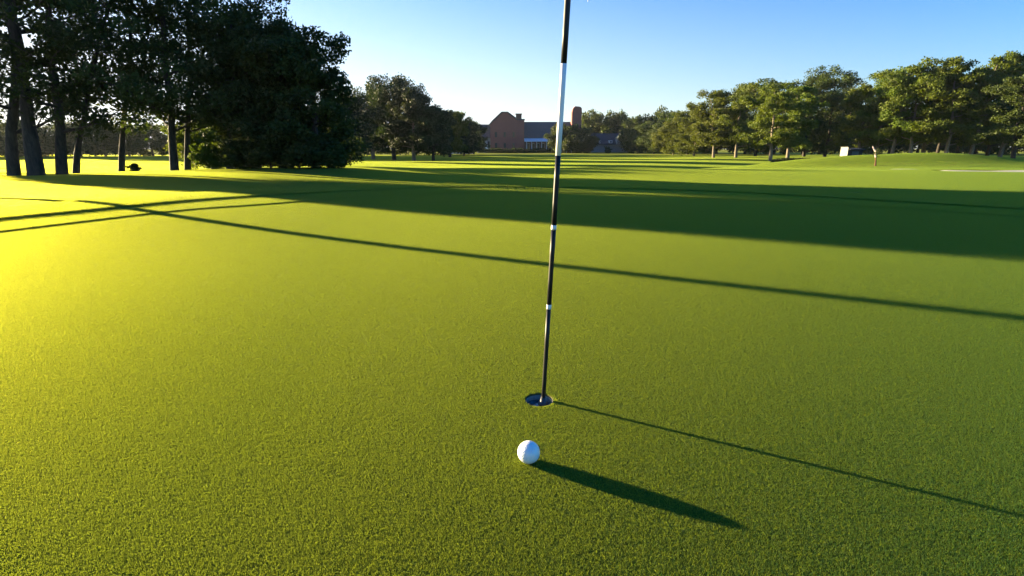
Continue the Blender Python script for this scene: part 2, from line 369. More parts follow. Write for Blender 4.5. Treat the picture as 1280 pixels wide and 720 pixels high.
def blade_group(tile, tiley, dens, bw, bh, mat):
    ng = bpy.data.node_groups.new('mown_grass', 'GeometryNodeTree')
    ng.interface.new_socket('Geometry', in_out='INPUT', socket_type='NodeSocketGeometry'); ng.interface.new_socket('Geometry', in_out='OUTPUT', socket_type='NodeSocketGeometry')
    A = ng.nodes.new; L = ng.links.new
    gi = A('NodeGroupInput'); go = A('NodeGroupOutput')
    gr = A('GeometryNodeMeshGrid')
    for i_, v_ in enumerate((tile, tiley, 2, 2)): gr.inputs[i_].default_value = v_
    dp = A('GeometryNodeDistributePointsOnFaces'); dp.inputs['Density'].default_value = dens; L(gr.outputs[0], dp.inputs[0])
    ci = A('GeometryNodeMeshCircle'); ci.fill_type = 'NGON'; ci.inputs['Vertices'].default_value = 3; ci.inputs['Radius'].default_value = 1
    t1 = A('GeometryNodeTransform'); L(ci.outputs[0], t1.inputs[0]); t1.inputs['Rotation'].default_value = (0, 0, R(90))
    t2 = A('GeometryNodeTransform'); L(t1.outputs[0], t2.inputs[0]); t2.inputs['Rotation'].default_value = (R(90), 0, 0)
    t2.inputs['Scale'].default_value = (bw, bh, 1); t2.inputs['Translation'].default_value = (0, 0, bh * .35)
    sm = A('GeometryNodeSetMaterial'); L(t2.outputs[0], sm.inputs[0]); sm.inputs['Material'].default_value = mat
    rv = A('FunctionNodeRandomValue'); rv.data_type = 'FLOAT_VECTOR'; rv.inputs[0].default_value = (-.6, -.6, 0); rv.inputs[1].default_value = (.6, .6, 6.283)
    rs = A('FunctionNodeRandomValue'); rs.data_type = 'FLOAT_VECTOR'; rs.inputs[0].default_value = (.8, .8, .65); rs.inputs[1].default_value = (1.3, 1.3, 1.15); rs.inputs['Seed'].default_value = 5
    er = A('FunctionNodeEulerToRotation'); L(rv.outputs[0], er.inputs[0])
    ip = A('GeometryNodeInstanceOnPoints'); L(dp.outputs[0], ip.inputs['Points']); L(sm.outputs[0], ip.inputs['Instance']); L(er.outputs[0], ip.inputs['Rotation']); L(rs.outputs[0], ip.inputs['Scale'])
    rl = A('GeometryNodeRealizeInstances'); L(ip.outputs[0], rl.inputs[0])
    na_ = A('GeometryNodeInputNamedAttribute'); na_.data_type = 'FLOAT_VECTOR'; na_.inputs[0].default_value = 'rot'
    e2 = A('FunctionNodeEulerToRotation'); L(na_.outputs[0], e2.inputs[0])
    i2 = A('GeometryNodeInstanceOnPoints'); L(gi.outputs[0], i2.inputs['Points']); L(rl.outputs[0], i2.inputs['Instance']); L(e2.outputs[0], i2.inputs['Rotation'])
    L(i2.outputs[0], go.inputs[0]); return ng
def tilt(x, y, spin, e=.1):
    nx = float(terr(x-e, y) - terr(x+e, y)) / (2*e); ny = float(terr(x, y-e) - terr(x, y+e)) / (2*e)
    qn = Vector((0, 0, 1)).rotation_difference(Vector((nx, ny, 1)).normalized()).to_matrix()
    return tuple((qn @ Matrix.Rotation(spin, 3, 'Z')).to_euler())
def grass_field(pts, rots, tile, tiley, dens, bw, bh, mat, label):
    me = bpy.data.meshes.new('grass'); me.from_pydata(pts, [], []); at_ = me.attributes.new('rot', 'FLOAT_VECTOR', 'POINT'); at_.data.foreach_set('vector', np.array(rots, dtype=np.float32).ravel())
    me.materials.append(mat)
    o = bpy.data.objects.new('grass', me); C.objects.link(o); md = o.modifiers.new('blades', 'NODES'); md.node_group = blade_group(tile, tiley, dens, bw, bh, mat)
    tag(o, label, 'grass', kind='stuff'); return o
BLADES = 320000; BW = .00065; BH = .0038; TILE = .5
ai_s, ri_s, ao_s, ro_s = ai[oi], ri[oi], ao[oo], ro[oo]
tx0, ty0 = round(HX / TILE) * TILE, round(HY / TILE) * TILE
pts = []; rots = []; rgt = random.Random(3)
for ix in range(-40, 41):
    for iy in range(-2, 34):
        x, y = ix * TILE, iy * TILE
        if (x, y) == (tx0, ty0): continue
        if abs(x) > y * 1.1 + 3.0 or y < -.4: continue
        a_ = math.atan2(x - GC[0], y - GC[1]); q = np.interp(a_, ai_s, ri_s, left=99, right=99)
        if math.hypot(x - GC[0], y - GC[1]) > q + .4: continue
        rots.append(tilt(x, y, rgt.randrange(4) * math.pi / 2)); pts.append((x, y, float(terr(x, y))))
grass_field(pts, rots, TILE, TILE, BLADES, BW, BH, M_blade, 'short mown grass of the putting green')
# collar and first cut: blades in rows that follow the edge of the green
def strip(A, B, step, w, bw, bh, dens, label, z0, mat):
    An = A; d = np.r_[0, np.cumsum(np.hypot(*np.diff(An, axis=0).T))]; pts = []; rots = []
    for t in np.arange(0, d[-1], step):
        a = np.array([np.interp(t, d, An[:, 0]), np.interp(t, d, An[:, 1])]); b_ = np.array([np.interp(t, d, B[:, 0]), np.interp(t, d, B[:, 1])])
        tg = np.array([np.interp(t + .1, d, An[:, 0]), np.interp(t + .1, d, An[:, 1])]) - a; tg = tg / (np.linalg.norm(tg) + 1e-9) if t < d[-1] - .2 else np.array([1., 0])
        ab = b_ - a; perp = np.array([-tg[1], tg[0]]); wd = abs(float(ab @ perp)); sg = 1 if ab @ perp > 0 else -1
        k = max(1, int(math.ceil(wd / w - .3))); spin = math.atan2(tg[1], tg[0])
        for j in range(k):
            c = a + perp * sg * (w * .5 + j * w) 
            if c[1] < .5: continue
            pts.append((c[0], c[1], float(terr(c[0], c[1])) + z0)); rots.append(tilt(c[0], c[1], spin))
    grass_field(pts, rots, step * 1.15, w, dens, bw, bh, mat, label)
strip(IN, OUT, .15, .16, .0012, .011, 90000, 'slightly longer collar grass in a band round the green', .004, M_blade)
strip(OUT, OUT + dirn * 1.3, .15, .16, .0016, .034, 50000, 'tall first-cut grass beyond the collar of the green', .004, M_blade2)
# fairway
pts = []; rots = []
for ix in range(-125, 126):
    for iy in range(3, 126):
        x, y = float(ix), float(iy)
        if abs(x) > y * 1.05 + 4: continue
        a_ = math.atan2(x - GC[0], y - GC[1]); q = np.interp(a_, ao_s, ro_s, left=9.5, right=11.5)
        if math.hypot(x - GC[0], y - GC[1]) < q + 1.3: continue
        if ((x - 19.6) / 3.3) ** 2 + ((y - 20.6) / 1.8) ** 2 < 1 or ((x - 17.4) / 1.5) ** 2 + ((y - 24.1) / 1.3) ** 2 < 1: continue
        rots.append(tilt(x, y, rgt.randrange(4) * math.pi / 2)); pts.append((x, y, float(terr(x, y))))
grass_field(pts, rots, 1.02, 1.02, 45000, .0018, .011, M_blade2, 'mown grass of the fairway')
# the square of grass round the hole, blade by blade, leaving the hole free
rgh = np.random.default_rng(9); nb = int(BLADES * TILE * TILE)
px_ = np.stack([tx0 + rgh.uniform(-.5, .5, nb) * TILE, ty0 + rgh.uniform(-.5, .5, nb) * TILE], 1)
px_ = px_[np.hypot(px_[:, 0] - HX, px_[:, 1] - HY) > HR + .0015]; nb = len(px_)
up = np.stack([rgh.uniform(-.6, .6, nb), rgh.uniform(-.6, .6, nb), np.ones(nb)], 1); up /= np.linalg.norm(up, axis=1)[:, None]
an_ = rgh.uniform(0, 6.283, nb); sd = np.stack([np.cos(an_), np.sin(an_), np.zeros(nb)], 1)
bp = np.stack([px_[:, 0], px_[:, 1], terr(px_[:, 0], px_[:, 1])], 1); hs_ = BH * 1.35 * rgh.uniform(.65, 1.15, nb)[:, None]; ws_ = BW * .87 * rgh.uniform(.8, 1.3, nb)[:, None]
bv = np.stack([bp - sd * ws_, bp + sd * ws_, bp + up * hs_], 1).reshape(-1, 3)
tag(mesh_obj('grass', bv, np.arange(nb * 3).reshape(-1, 3), M_blade, smooth=False), 'short mown grass close round the hole', 'grass', kind='stuff')

# bunkers of sand on the ground
def bunker(name, bx, by, sx, sy, rot=0):
    n = 64; ks = 7; V = []; 
    for k in range(ks):
        q = k / (ks - 1)
        for i in range(n):
            a = 2*math.pi*i/n; rr_ = (1 + .16*math.sin(2*a+1) + .09*math.sin(3*a)+.05*math.sin(5*a+2)) * q
            x = bx + sx*rr_*math.cos(a); y = by + sy*rr_*math.sin(a)
            V.append((x, y, float(terr(x, y)) + .03 + (.10 * ss(.85, 1, q) * (1 if math.sin(a) > 0 else 0.2)) * (1 if q < 1 else -1)))
    FF = []
    for k in range(ks-1):
        for i in range(n): FF.append((k*n+i, k*n+(i+1) % n, (k+1)*n+(i+1) % n, (k+1)*n+i))
    o = mesh_obj(name, V, FF, M_sand); tag(o, None, None, kind='structure'); return o
bunker('bunker', 19.6, 20.8, 2.8, 1.25); bunker('bunker', 17.4, 24.2, .95, .75)

# ------------------------------------------------------------------ hole, ball, flagstick
hz = float(terr(HX, HY))
hole = empty('golf_hole', (HX, HY, hz)); tag(hole, 'round golf hole cut in the green with a dark metal cup inside', 'golf hole')
M_soil = mat_simple('cut_soil', (.05, .06, .015), (.11, .10, .035), 200, .95)
M_cup = mat_simple('cup_metal', (.04, .045, .05), (.35, .36, .40), 40, .38, metal=.85)
M_cuprim = mat_simple('liner_metal', (.16, .155, .14), (.26, .25, .23), 60, .45, metal=.2)
M_cupin = mat_simple('cup_plastic', (.03, .032, .04), (.05, .052, .06), 40, .4)
V, Fc = lathe([(HR, .0005), (HR - .0006, -.006), (HR - .0006, -.012)]); mesh_obj('soil_wall', V, Fc, M_soil, hole)
V, Fc = lathe([(HR + .001, -.0085), (HR - .002, -.006), (HR - .0035, -.008), (HR - .004, -.10), (.001, -.10)]); mesh_obj('cup_liner', V, Fc, M_cuprim, hole)
V, Fc = lathe([(.0, -.018), (.013, -.018), (.016, -.022), (.034, -.030), (.042, -.026), (.0495, -.024), (.0495, -.05), (.012, -.06)]); mesh_obj('cup_insert', V, Fc, M_cup, hole)

BX, BY = .0515, 1.418; BR = .0348
def ball():
    bm = bmesh.new(); bmesh.ops.create_icosphere(bm, subdivisions=6, radius=1)
    P = np.array([v.co for v in bm.verts]); nd = 330
    k = np.arange(nd) + .5; ph = np.arccos(1 - 2 * k / nd); th = math.pi * (1 + 5 ** .5) * k
    D = np.stack([np.cos(th)*np.sin(ph), np.sin(th)*np.sin(ph), np.cos(ph)], 1)
    dist = np.arccos(np.clip((P @ D.T).max(1), -1, 1)); rdp = .088
    dep = .014 * np.clip(1 - (dist / rdp) ** 2, 0, 1)
    for v, q in zip(bm.verts, dep): v.co = v.co * (1 - q) * BR
    return bm
m, nt, out = new_mat('ball_cover'); b = N(nt, 'ShaderNodeBsdfPrincipled'); b.inputs['Base Color'].default_value = (.82, .83, .84, 1)
b.inputs['Roughness'].default_value = .32; b.inputs['Coat Weight'].default_value = .3; nt.links.new(b.outputs[0], out.inputs[0])
tag(bm_obj('golf_ball', ball(), m, smooth=True, loc=(BX, BY, float(terr(BX, BY)) + BR - .0015)), 'white dimpled golf ball resting on the green just short of the hole', 'golf ball')

fs = empty('flagstick', (.1205, HY, hz)); tag(fs, 'thin leaning flagstick banded black and white standing in the hole', 'flagstick')
def sx(z): return .040 * z
def srad(z): return .0078 + .0024 * max(0, min(1, z / 1.4))
def seg(name, z0, z1, mat, extra=0):
    gk = Geo(); zs = np.linspace(z0, z1, 4)
    gk.tube([(sx(z), 0, z) for z in zs], [srad(z) + extra for z in zs], 20)
    V, FF = gk.arrays(); n = len(V)
    FF = [tuple(f) for f in FF] + [tuple(range(20))[::-1], tuple(range(n-20, n))]
    return mesh_obj(name, V, FF, mat, fs)
seg('black_pole', -.055, .368, M_black); seg('joint_ring', .368, .385, M_white, .0006); seg('black_pole', .385, .661, M_black)
seg('joint_ring', .661, .677, M_white, .0006); seg('black_pole', .677, .914, M_black); seg('white_pole', .914, 1.205, M_white)
seg('black_pole', 1.205, 1.50, M_black); seg('white_pole', 1.50, 2.10, M_white)
V, Fc = lathe([(.0, -.002), (.020, -.002), (.020, .006), (.0125, .012), (.0095, .03), (.0, .03)], 24); mesh_obj('ferrule', V, Fc, M_cupin, fs, loc=(0, 0, -.018))
# flag above the frame, its drooping corner just reaching into it
nu, nv = 40, 24; V = []
for a in range(nu + 1):
    for c in range(nv + 1):
        u = a / nu; v = c / nv
        z = 1.72 + .34 * v - .33 * u ** 1.1 * (1 - .12 * v); xx = sx(z) + .012 + .30 * u * (.55 + .45 * v) * (.33 + .67 * v) 
        V.append((xx, .025 * math.sin(u * 7 + v * 2) * u ** .5, z))
FF = [(a*(nv+1)+c, (a+1)*(nv+1)+c, (a+1)*(nv+1)+c+1, a*(nv+1)+c+1) for a in range(nu) for c in range(nv)]
M_flag = mat_simple('flag_cloth', (.70, .70, .68), (.78, .78, .76), 9, .8)
fl = mesh_obj('flag', V, FF, M_flag, fs)
sm = fl.modifiers.new('thickness', 'SOLIDIFY'); sm.thickness = .0012

# ------------------------------------------------------------------ trees
def make_tree_geo(seed, H, tr, cb, cr, lean=(0, 0), nleaf=14000, lsz=.16, nlimb=9, bush=False, dense=1.0, flat=.6, top=.55, crown_off=(0, 0), limbs_low=None, clump=.24):
    rg = np.random.default_rng(seed); G = Geo(); tips = []
    n = 12; zt = H * (.86 if not bush else .6); t = np.linspace(0, 1, n)
    wob = np.cumsum(rg.normal(0, .018 * H, (n, 2)), axis=0) * (t[:, None] ** .7); wob -= wob[0]
    P = np.stack([lean[0] * t + wob[:, 0] * .6, lean[1] * t + wob[:, 1] * .6, t * zt], 1)
    radi = tr * (1 - t) ** .75 * .85 + tr * .12; radi[0] = tr * 1.2; radi[1] = tr * 1.02 if n > 1 else tr
    P[0][2] = -.25
    G.tube(P, radi, 12)
    cz0 = cb; czm = cb + (H - cb) * .48
    def prof(z):      # crown radius at height z
        q = (z - cz0) / max(.01, H - cz0); q = min(max(q, 0), 1)
        return cr * (math.sin(math.pi * min(1, q * .86 + .12)) ** top)
    for k in range(nlimb):
        f = (k + .5) / nlimb; z0 = cb * .75 + (zt * .92 - cb * .75) * f * .95
        if limbs_low: z0 = max(limbs_low, z0)
        i0 = z0 / zt * (n - 1); ia = int(i0); fr = i0 - ia; base = P[ia] * (1 - fr) + P[min(ia+1, n-1)] * fr
        a = k * 2.4 + rg.uniform(-.5, .5); L = prof(z0 + .15 * (H - z0)) * rg.uniform(.72, 1.0); up = rg.uniform(.25, .6) * L * (1.3 if f > .6 else .8)
        m_ = 6; s_ = np.linspace(0, 1, m_)
        dr = np.array([math.cos(a), math.sin(a)])
        Q = np.stack([base[0] + dr[0]*L*s_, base[1] + dr[1]*L*s_, base[2] + up*s_**1.3], 1); Q[1:] += rg.normal(0, .05 * L, (m_-1, 3)) * s_[1:, None]
        r0 = tr * (.42 - .22 * f); G.tube(Q, r0 * (1 - s_ * .85), 6)
        tips.append((Q[-1], 1)); tips.append((Q[-2] + rg.normal(0, .1*L, 3), .9)); tips.append((Q[-3], .7))
        for c in range(3):
            q = Q[2 + c] if 2 + c < m_ else Q[-2]; a2 = a + rg.uniform(-1.2, 1.2); L2 = L * rg.uniform(.35, .6)
            E = q + np.array([math.cos(a2)*L2, math.sin(a2)*L2, rg.uniform(.1, .6)*L2]); mid = (q + E) / 2 + rg.normal(0, .06*L2, 3)
            G.tube([q, mid, E], [r0*.4, r0*.25, r0*.08], 5); tips.append((E, .9))
    # crown fill
    nf = int((44 if not bush else 30) * dense)
    tipc = P[-1]
    for _ in range(nf):
        z = cz0 + (H - cz0) * rg.uniform(.04, .93); a = rg.uniform(0, 2*math.pi); rr_ = prof(z) * math.sqrt(rg.uniform(.05, 1)) * .86
        ct = P[min(n-1, int(max(0, z) / zt * (n-1)))]
        tips.append((np.array([ct[0] + crown_off[0]*(z/H) + math.cos(a)*rr_, ct[1] + crown_off[1]*(z/H) + math.sin(a)*rr_, z]), rg.uniform(.7, 1.15)))
    # leaves
    tips = [(p, s) for p, s in tips if p[2] > cb * .8]
    W = np.array([s ** 2 for _, s in tips]); W /= W.sum(); cnt = rg.multinomial(nleaf, W); cl = []
    crad = cr * clump
    for (p, s), c in zip(tips, cnt):
        d = rg.normal(0, 1, (c, 3)); d /= np.linalg.norm(d, axis=1)[:, None] + 1e-9
        d *= (rg.uniform(0, 1, c) ** .45)[:, None] * crad * s; d[:, 2] *= flat
        # ragged: second-level twigs
        tw = rg.normal(0, .12 * crad, (c, 3)); cl.append(p + d + tw)
    Lp = np.concatenate(cl); m_ = len(Lp)
    nrm = rg.normal(0, 1, (m_, 3)); nrm[:, 2] += .35; nrm /= np.linalg.norm(nrm, axis=1)[:, None]
    tg = np.cross(nrm, rg.normal(0, 1, (m_, 3))); tg /= np.linalg.norm(tg, axis=1)[:, None] + 1e-9; bt = np.cross(nrm, tg)
    s_ = (lsz * rg.uniform(.55, 1.25, m_))[:, None]
    LV = np.stack([Lp - tg*s_*.5, Lp + bt*s_*.28 + nrm*s_*.06, Lp + tg*s_*.5, Lp - bt*s_*.28 + nrm*s_*.06], 1).reshape(-1, 3)
    LF = np.arange(m_ * 4).reshape(-1, 4)
    return G.arrays(), (LV, LF)
def place_tree(x, y, geo, mleaf, mbark, label, cat='tree', group=None, name='tree', rz=0, z=None):
    z = float(terr(x, y)) if z is None else z
    r = empty(name, (x, y, z), rz); tag(r, label, cat, group)
    (TV, TF), (LV, LF) = geo
    mesh_obj('trunk', TV, TF, mbark, r); mesh_obj('crown', LV, LF, mleaf, r, smooth=False)
    return r

GL = 'trees of the dark left grove'
# (pixel column of trunk base, D, H, trunk radius, crown base, crown radius, lean x, bark, label, leaves)
grove = [
 (-75, 23, 10.5, .20, 2.0, 2.6, 0, 'dark tree mostly beyond the left edge, its branches reaching in'),
 (8,  18.2, 9.5, .17, 1.4, 2.6, 1.9, 'dark tree at the very left edge of the photo, straight trunk half cut off'),
 (37, 18.0, 10.5, .22, 4.4, 2.4, .3, 'big tree with the thickest trunk, leaning left, near the left edge'),
 (69, 18.6, 9.5, .16, 1.5, 2.5, 1.8, 'dark upright tree just right of the thick leaning trunk'),
 (86, 19.2, 8.6, .10, 2.3, 2.0, 2.7, 'slender dark tree whose thin trunk leans right, in the left grove'),
 (145, 20.6, 9.2, .10, 2.2, 2.4, 1.5, 'thin-trunked dark tree standing beside the small dark bush'),
 (213, 19.8, 9.2, .13, 1.2, 2.6, .6, 'tall dark tree with a forked trunk right of the bright fairway gap'),
 (229, 20.2, 8.2, .10, 1.5, 2.1, 1.4, 'slim dark tree close behind the forked trunk in the left grove'),
 (283, 19.8, 6.4, .12, 1.3, 2.0, .5, 'tree with a slanting slim trunk in the middle of the grove'),
 (318, 19.8, 5.4, .13, .5, 1.7, .5, 'bushy dark tree with leaves to the ground right of the slanting slim trunk'),
 (352, 19.4, 5.0, .13, .3, 1.6, .4, 'dense dark tree with leaves to the ground, second from the right end of the grove'),
 (392, 19.2, 4.5, .13, .25, 1.4, .3, 'rounded dense dark tree closing the right end of the left grove'),
]
NL = [12000, 8000, 6000, 9000, 6000, 8000, 13000, 9000, 14000, 19000, 19000, 19000]; DN = [1.3, .8, .6, .9, .7, .9, 1.2, .9, 1.3, 1.6, 1.6, 1.6]
for k, (px, D, H, tr, cb, cr, ln, lab) in enumerate(grove):
    x, y, z = at(px, D); near = k < 8
    geo = make_tree_geo(100 + k, H, tr, cb, cr, (ln, 0), nleaf=NL[k], lsz=.16 if near else .14, nlimb=14, dense=DN[k], clump=.22 if near else .26, flat=.62, top=.5 if near else .22, limbs_low=1.4 if near else .4)
    place_tree(x, y, geo, M_leaf_dark, M_bark, lab, group=GL, z=z)

# trees beyond the left edge: the grove goes on, and their shadows fall over the green
off = [(-25.3, 22.5, 10.0, .2, 1.0, 1.8), (-29.2, 26.0, 10.5, .22, 4.8, 2.6), (-33.0, 31.5, 11, .25, 5.2, 3.0)]
for k, (x, y, H, tr, cb, cr) in enumerate(off):
    geo = make_tree_geo(300 + k, H, tr, cb, cr, (0, 0), nleaf=30000, lsz=.26, nlimb=12, dense=2.4, flat=.8, clump=.3, top=.3)
    place_tree(x, y, geo, M_leaf_dark, M_bark, 'dark tree of the grove standing beyond the left edge of the photo', group='trees beyond the left edge of the photo')
# the young tree with the slim bare trunk whose shadow crosses the green
def u2(u, v): return (.475 * u + .88 * v, .88 * u - .475 * v)
x, y = u2(3.78, -16)
geo = make_tree_geo(350, 9.0, .088, 5.2, 1.3, (0, 0), nleaf=6000, lsz=.2, nlimb=6)
place_tree(x, y, geo, M_leaf_dark, M_bark, 'slim young tree with a bare stem beyond the left edge of the photo', name='young_tree')

# shrubs behind the grove
GS = 'tall shrubs behind the left grove'
for k, (px, D, H, cr) in enumerate([(262, 27, 1.9, 1.7), (300, 27, 2.2, 1.9), (335, 30, 2.5, 2.1), (372, 31, 2.6, 2.1), (405, 34, 3.3, 2.2), (345, 36, 3.4, 2.3), (378, 41, 4.0, 2.6)]):
    x, y, z = at(px, D)
    geo = make_tree_geo(400 + k, H, .08, .15, cr, nleaf=12000, lsz=.15, nlimb=8, bush=True, dense=1.4, flat=.8, top=.3)
    place_tree(x, y, geo, M_leaf_oak if k < 3 else M_leaf_dark, M_bark, ['broad leafy shrub under the slanting slim trunk of the grove', 'tall shrub filling the gap just right of the slanting slim trunk', 'dark shrub half hidden behind the bushy trees of the grove', 'dark shrub behind the second tree from the grove\'s right end', 'shrub peeping out at the right foot of the left grove', 'large shrub in the back line behind the left grove', 'shrub farthest back behind the left grove'][k], 'shrub', GS, 'shrub')
for k, (px, D, H, cr, lb) in enumerate([(303, 19.0, 1.0, .75, 'low leafy undergrowth left of the bushy grove trees'), (336, 18.9, 1.2, .95, 'low dark undergrowth between the two bushy grove trees'),
     (372, 18.7, 1.3, 1.0, 'dark undergrowth bush at the foot of the last two grove trees'), (408, 18.9, .9, .7, 'small undergrowth bush at the right tip of the grove'), (262, 20.2, .9, .7, 'small leafy bush beside the slanting slim trunk')]):
    x, y, z = at(px, D)
    geo = make_tree_geo(470 + k, H, .04, .05, cr, nleaf=9000, lsz=.11, nlimb=8, bush=True, dense=1.4, flat=.8, top=.3)
    place_tree(x, y, geo, M_leaf_oak if k == 4 else M_leaf_dark, M_bark, lb, 'shrub', 'undergrowth of the left grove', 'shrub')
# small dark bush between trunks
x, y, z = at(163, 20.3)
geo = make_tree_geo(450, .36, .03, .03, .22, nleaf=2600, lsz=.05, nlimb=6, bush=True, flat=.8, top=.3)
place_tree(x, y, geo, M_leaf_dark, M_bark, 'small round dark bush alone on the edge of the bright fairway', 'bush', None, 'small_bush', z=z - .06)

# mid group
GM = 'clump of trees left of the clubhouse'
for k, (px, D, H, tr, cb, cr, lab) in enumerate([
  (436, 62, 7.0, .16, 1.2, 3.0, 'small tree between the left grove and the big clump of trees'),
  (466, 78, 10.6, .26, 1.8, 3.6, 'dark tree on the left side of the clump with sky showing through'),
  (492, 76, 11.6, .28, 1.5, 4.2, 'tallest broad dark tree in the middle of the clump left of the clubhouse'),
  (517, 72, 9.4, .24, 1.2, 3.5, 'dark rounded tree on the right shoulder of the clump'),
  (541, 71, 7.0, .2, .8, 2.8, 'lower dark tree at the right end of the clump left of the clubhouse'),
  (562, 91, 7.6, .24, .8, 2.8, 'olive bushy tree beside the low white wall'),
  (580, 110, 7.2, .22, .6, 3.2, 'dark tree next to the left wing of the clubhouse'),
  (592, 140, 8.2, .22, .6, 3.6, 'distant tree rising just left of the clubhouse wing')]):
    x, y, z = at(px, D)
    geo = make_tree_geo(500 + k, H, tr, cb, cr, nleaf=21000, lsz=.32, nlimb=12, dense=2.0, flat=.7, top=.42)
    place_tree(x, y, geo, M_leaf_oak if k == 5 else M_leaf_shade, M_bark_pale if k in (1, 3) else M_bark, lab, group=GM, z=z)

# right-hand trees
GR = 'trees along the right side of the fairway'
right = [
 (818, 150, 7.6, 4.6, 'dark low tree left of the right-hand row, far off', 1),
 (842, 125, 7.2, 4.0, 'small olive tree where the right-hand row begins', 0),
 (868, 105, 8.4, 4.0, 'second tree of the right-hand row, small and olive', 0),
 (893, 92, 10.6, 3.9, 'third tree of the right-hand row with a rounded olive crown', 0),
 (921, 90, 11.6, 4.2, 'tree with a drooping olive crown left of the bright pair', 0),
 (945, 100, 13.8, 4.6, 'dark-topped tree rising behind the bright yellow-green tree', 1),
 (965, 66, 8.9, 2.9, 'bright yellow-green tree in front of the row with dark trunk', 0),
 (986, 72, 9.2, 2.7, 'olive tree next to the bright yellow-green one, slim pale trunk', 0),
 (1006, 100, 15.2, 4.9, 'tall dark tree behind the low hedge', 1),
 (1032, 98, 15.4, 4.8, 'tall dark tree directly behind the white-sided hut', 1),
 (1056, 104, 13.4, 4.2, 'shorter dark tree behind the right edge of the hut', 1),
 (1075, 84, 10.6, 3.3, 'olive tree above and right of the hut', 0),
 (1096, 82, 12.4, 3.6, 'olive tree behind the small pale crooked tree', 0),
 (1116, 78, 12.4, 3.6, 'tall olive tree left of the grassy mound', 0),
 (1140, 76, 12.9, 3.8, 'tall bright-topped olive tree behind the mound\'s left half', 0),
 (1155, 80, 12.6, 3.6, 'tree with a forked pale trunk behind the middle of the mound', 0),
 (1173, 82, 11.8, 3.6, 'dark tree with a leaning pale trunk behind the mound', 1),
 (1184, 74, 12.8, 3.5, 'olive tree with straight pale trunk behind the mound', 0),
 (1198, 84, 13.0, 3.6, 'dark tree with crooked pale trunk above the shaded mound slope', 1),
 (1214, 74, 14.6, 3.5, 'tallest olive tree above the right half of the mound', 0),
 (1236, 82, 14.0, 4.0, 'dark tree behind the right end of the mound', 1),
 (1252, 74, 14.8, 3.7, 'tall tree with an airy top near the right edge', 0),
 (1270, 60, 10.8, 2.8, 'dark tree with a bright pale trunk foot at the right edge', 1),
 (1300, 72, 13.6, 3.9, 'dark tree at the very right edge, cut by the frame', 1),
]
for k, (px, D, H, cr, lab, dk) in enumerate(right):
    x, y, z = at(px, D); cbf = .15 if D < 95 else .03; H *= (1.06 if px < 1190 else .97); cr *= 1.08
    geo = make_tree_geo(600 + k, H, .12 + .009 * H, H * cbf, cr, lean=((k * 37 % 11 - 5) * .12, 0), nleaf=20000, lsz=.32 if D > 70 else .26, nlimb=12, dense=1.4, flat=.5, top=.5)
    place_tree(x, y, geo, M_leaf_mid if dk else M_leaf_oak, M_bark if dk else M_bark_pale, lab, group=GR, z=z)

# far tree masses closing the horizon
GF = 'far trees along the edge of the course'
far = []
for px in range(-260, 600, 30): far.append((px, 90 + (px * 7 % 23) + (30 if px > 430 else 0), 6.0 + (px * 13 % 10) * .14, 4.6))
lab_far = 'distant low tree in the dark line behind the left grove'
protos = [make_tree_geo(800 + k, 6, .2, .3, 4.2, nleaf=9000, lsz=.42, nlimb=8, bush=True, dense=1.4, flat=.7, top=.35) for k in range(4)]
pm = []
for k, ((TV, TF), (LV, LF)) in enumerate(protos):
    a = mesh_obj('trunk', TV, TF, M_bark).data; b_ = mesh_obj('crown', LV, LF, M_leaf_mid, smooth=False).data
    pm.append((a, b_))
for o in [o for o in C.objects if o.parent is None and o.name.split('.')[0] in ('trunk', 'crown')]: bpy.data.objects.remove(o)
def inst(x, y, z, k, s, rz, label, group, name='distant_tree', sz=1):
    r = empty(name, (x, y, z), rz); r.scale = (s, s, s * sz); tag(r, label, 'tree', group)
    for nm, me in zip(('trunk', 'crown'), pm[k]):
        o = bpy.data.objects.new(nm, me); C.objects.link(o); o.parent = r
for k, (px, D, H, cr) in enumerate(far):
    x, y, z = at(px, D); inst(x, y, z, k % 4, H / 6, k * 1.3, lab_far, GF)
midfar = [(606, 200, 8.5), (700, 168, 7.6), (713, 166, 8.6), (730, 175, 7.6), (741, 196, 13.4), (757, 200, 13.6), (773, 205, 13.2),
          (735, 172, 4.2), (792, 182, 11), (803, 176, 11.4), (818, 172, 10.6), (792, 160, 6.0), (760, 168, 2.0), (832, 180, 12.6), (848, 182, 13.6)]
lm = ['distant tree behind the clubhouse left wing', 'dark tree hiding the foot of the long slate roof', 'dark tree directly below the brick tower',
      'dark tree just right of the brick tower', 'tall dark tree behind the left end of the distant house', 'tall dark tree behind the middle of the distant house', 'dark tree behind the right end of the distant house',
      'low tree in front of the distant house, left side', 'olive tree touching the right side of the distant house', 'rounded far tree, second to the right of the distant house', 'rounded far tree, third to the right of the distant house',
      'low bush-like tree right of the distant house', 'lowest dark tree before the distant house', 'far tree behind the start of the right-hand row', 'far tree behind the second tree of the right-hand row']
for k, ((px, D, H), lb) in enumerate(zip(midfar, lm)):
    x, y, z = at(px, D); inst(x, y, z, k % 4, H / 6 * .8, k * 2.1, lb, 'far trees round the clubhouse', sz=1.25)
for k in range(16):
    x, y, z = at(860 + k * 36, 128 + (k * 17 % 20)); inst(x, y, z, k % 4, (9 + k % 3) / 6, k * 1.9, 'dark tree in the wood behind the right-hand row', 'wood behind the right-hand row')

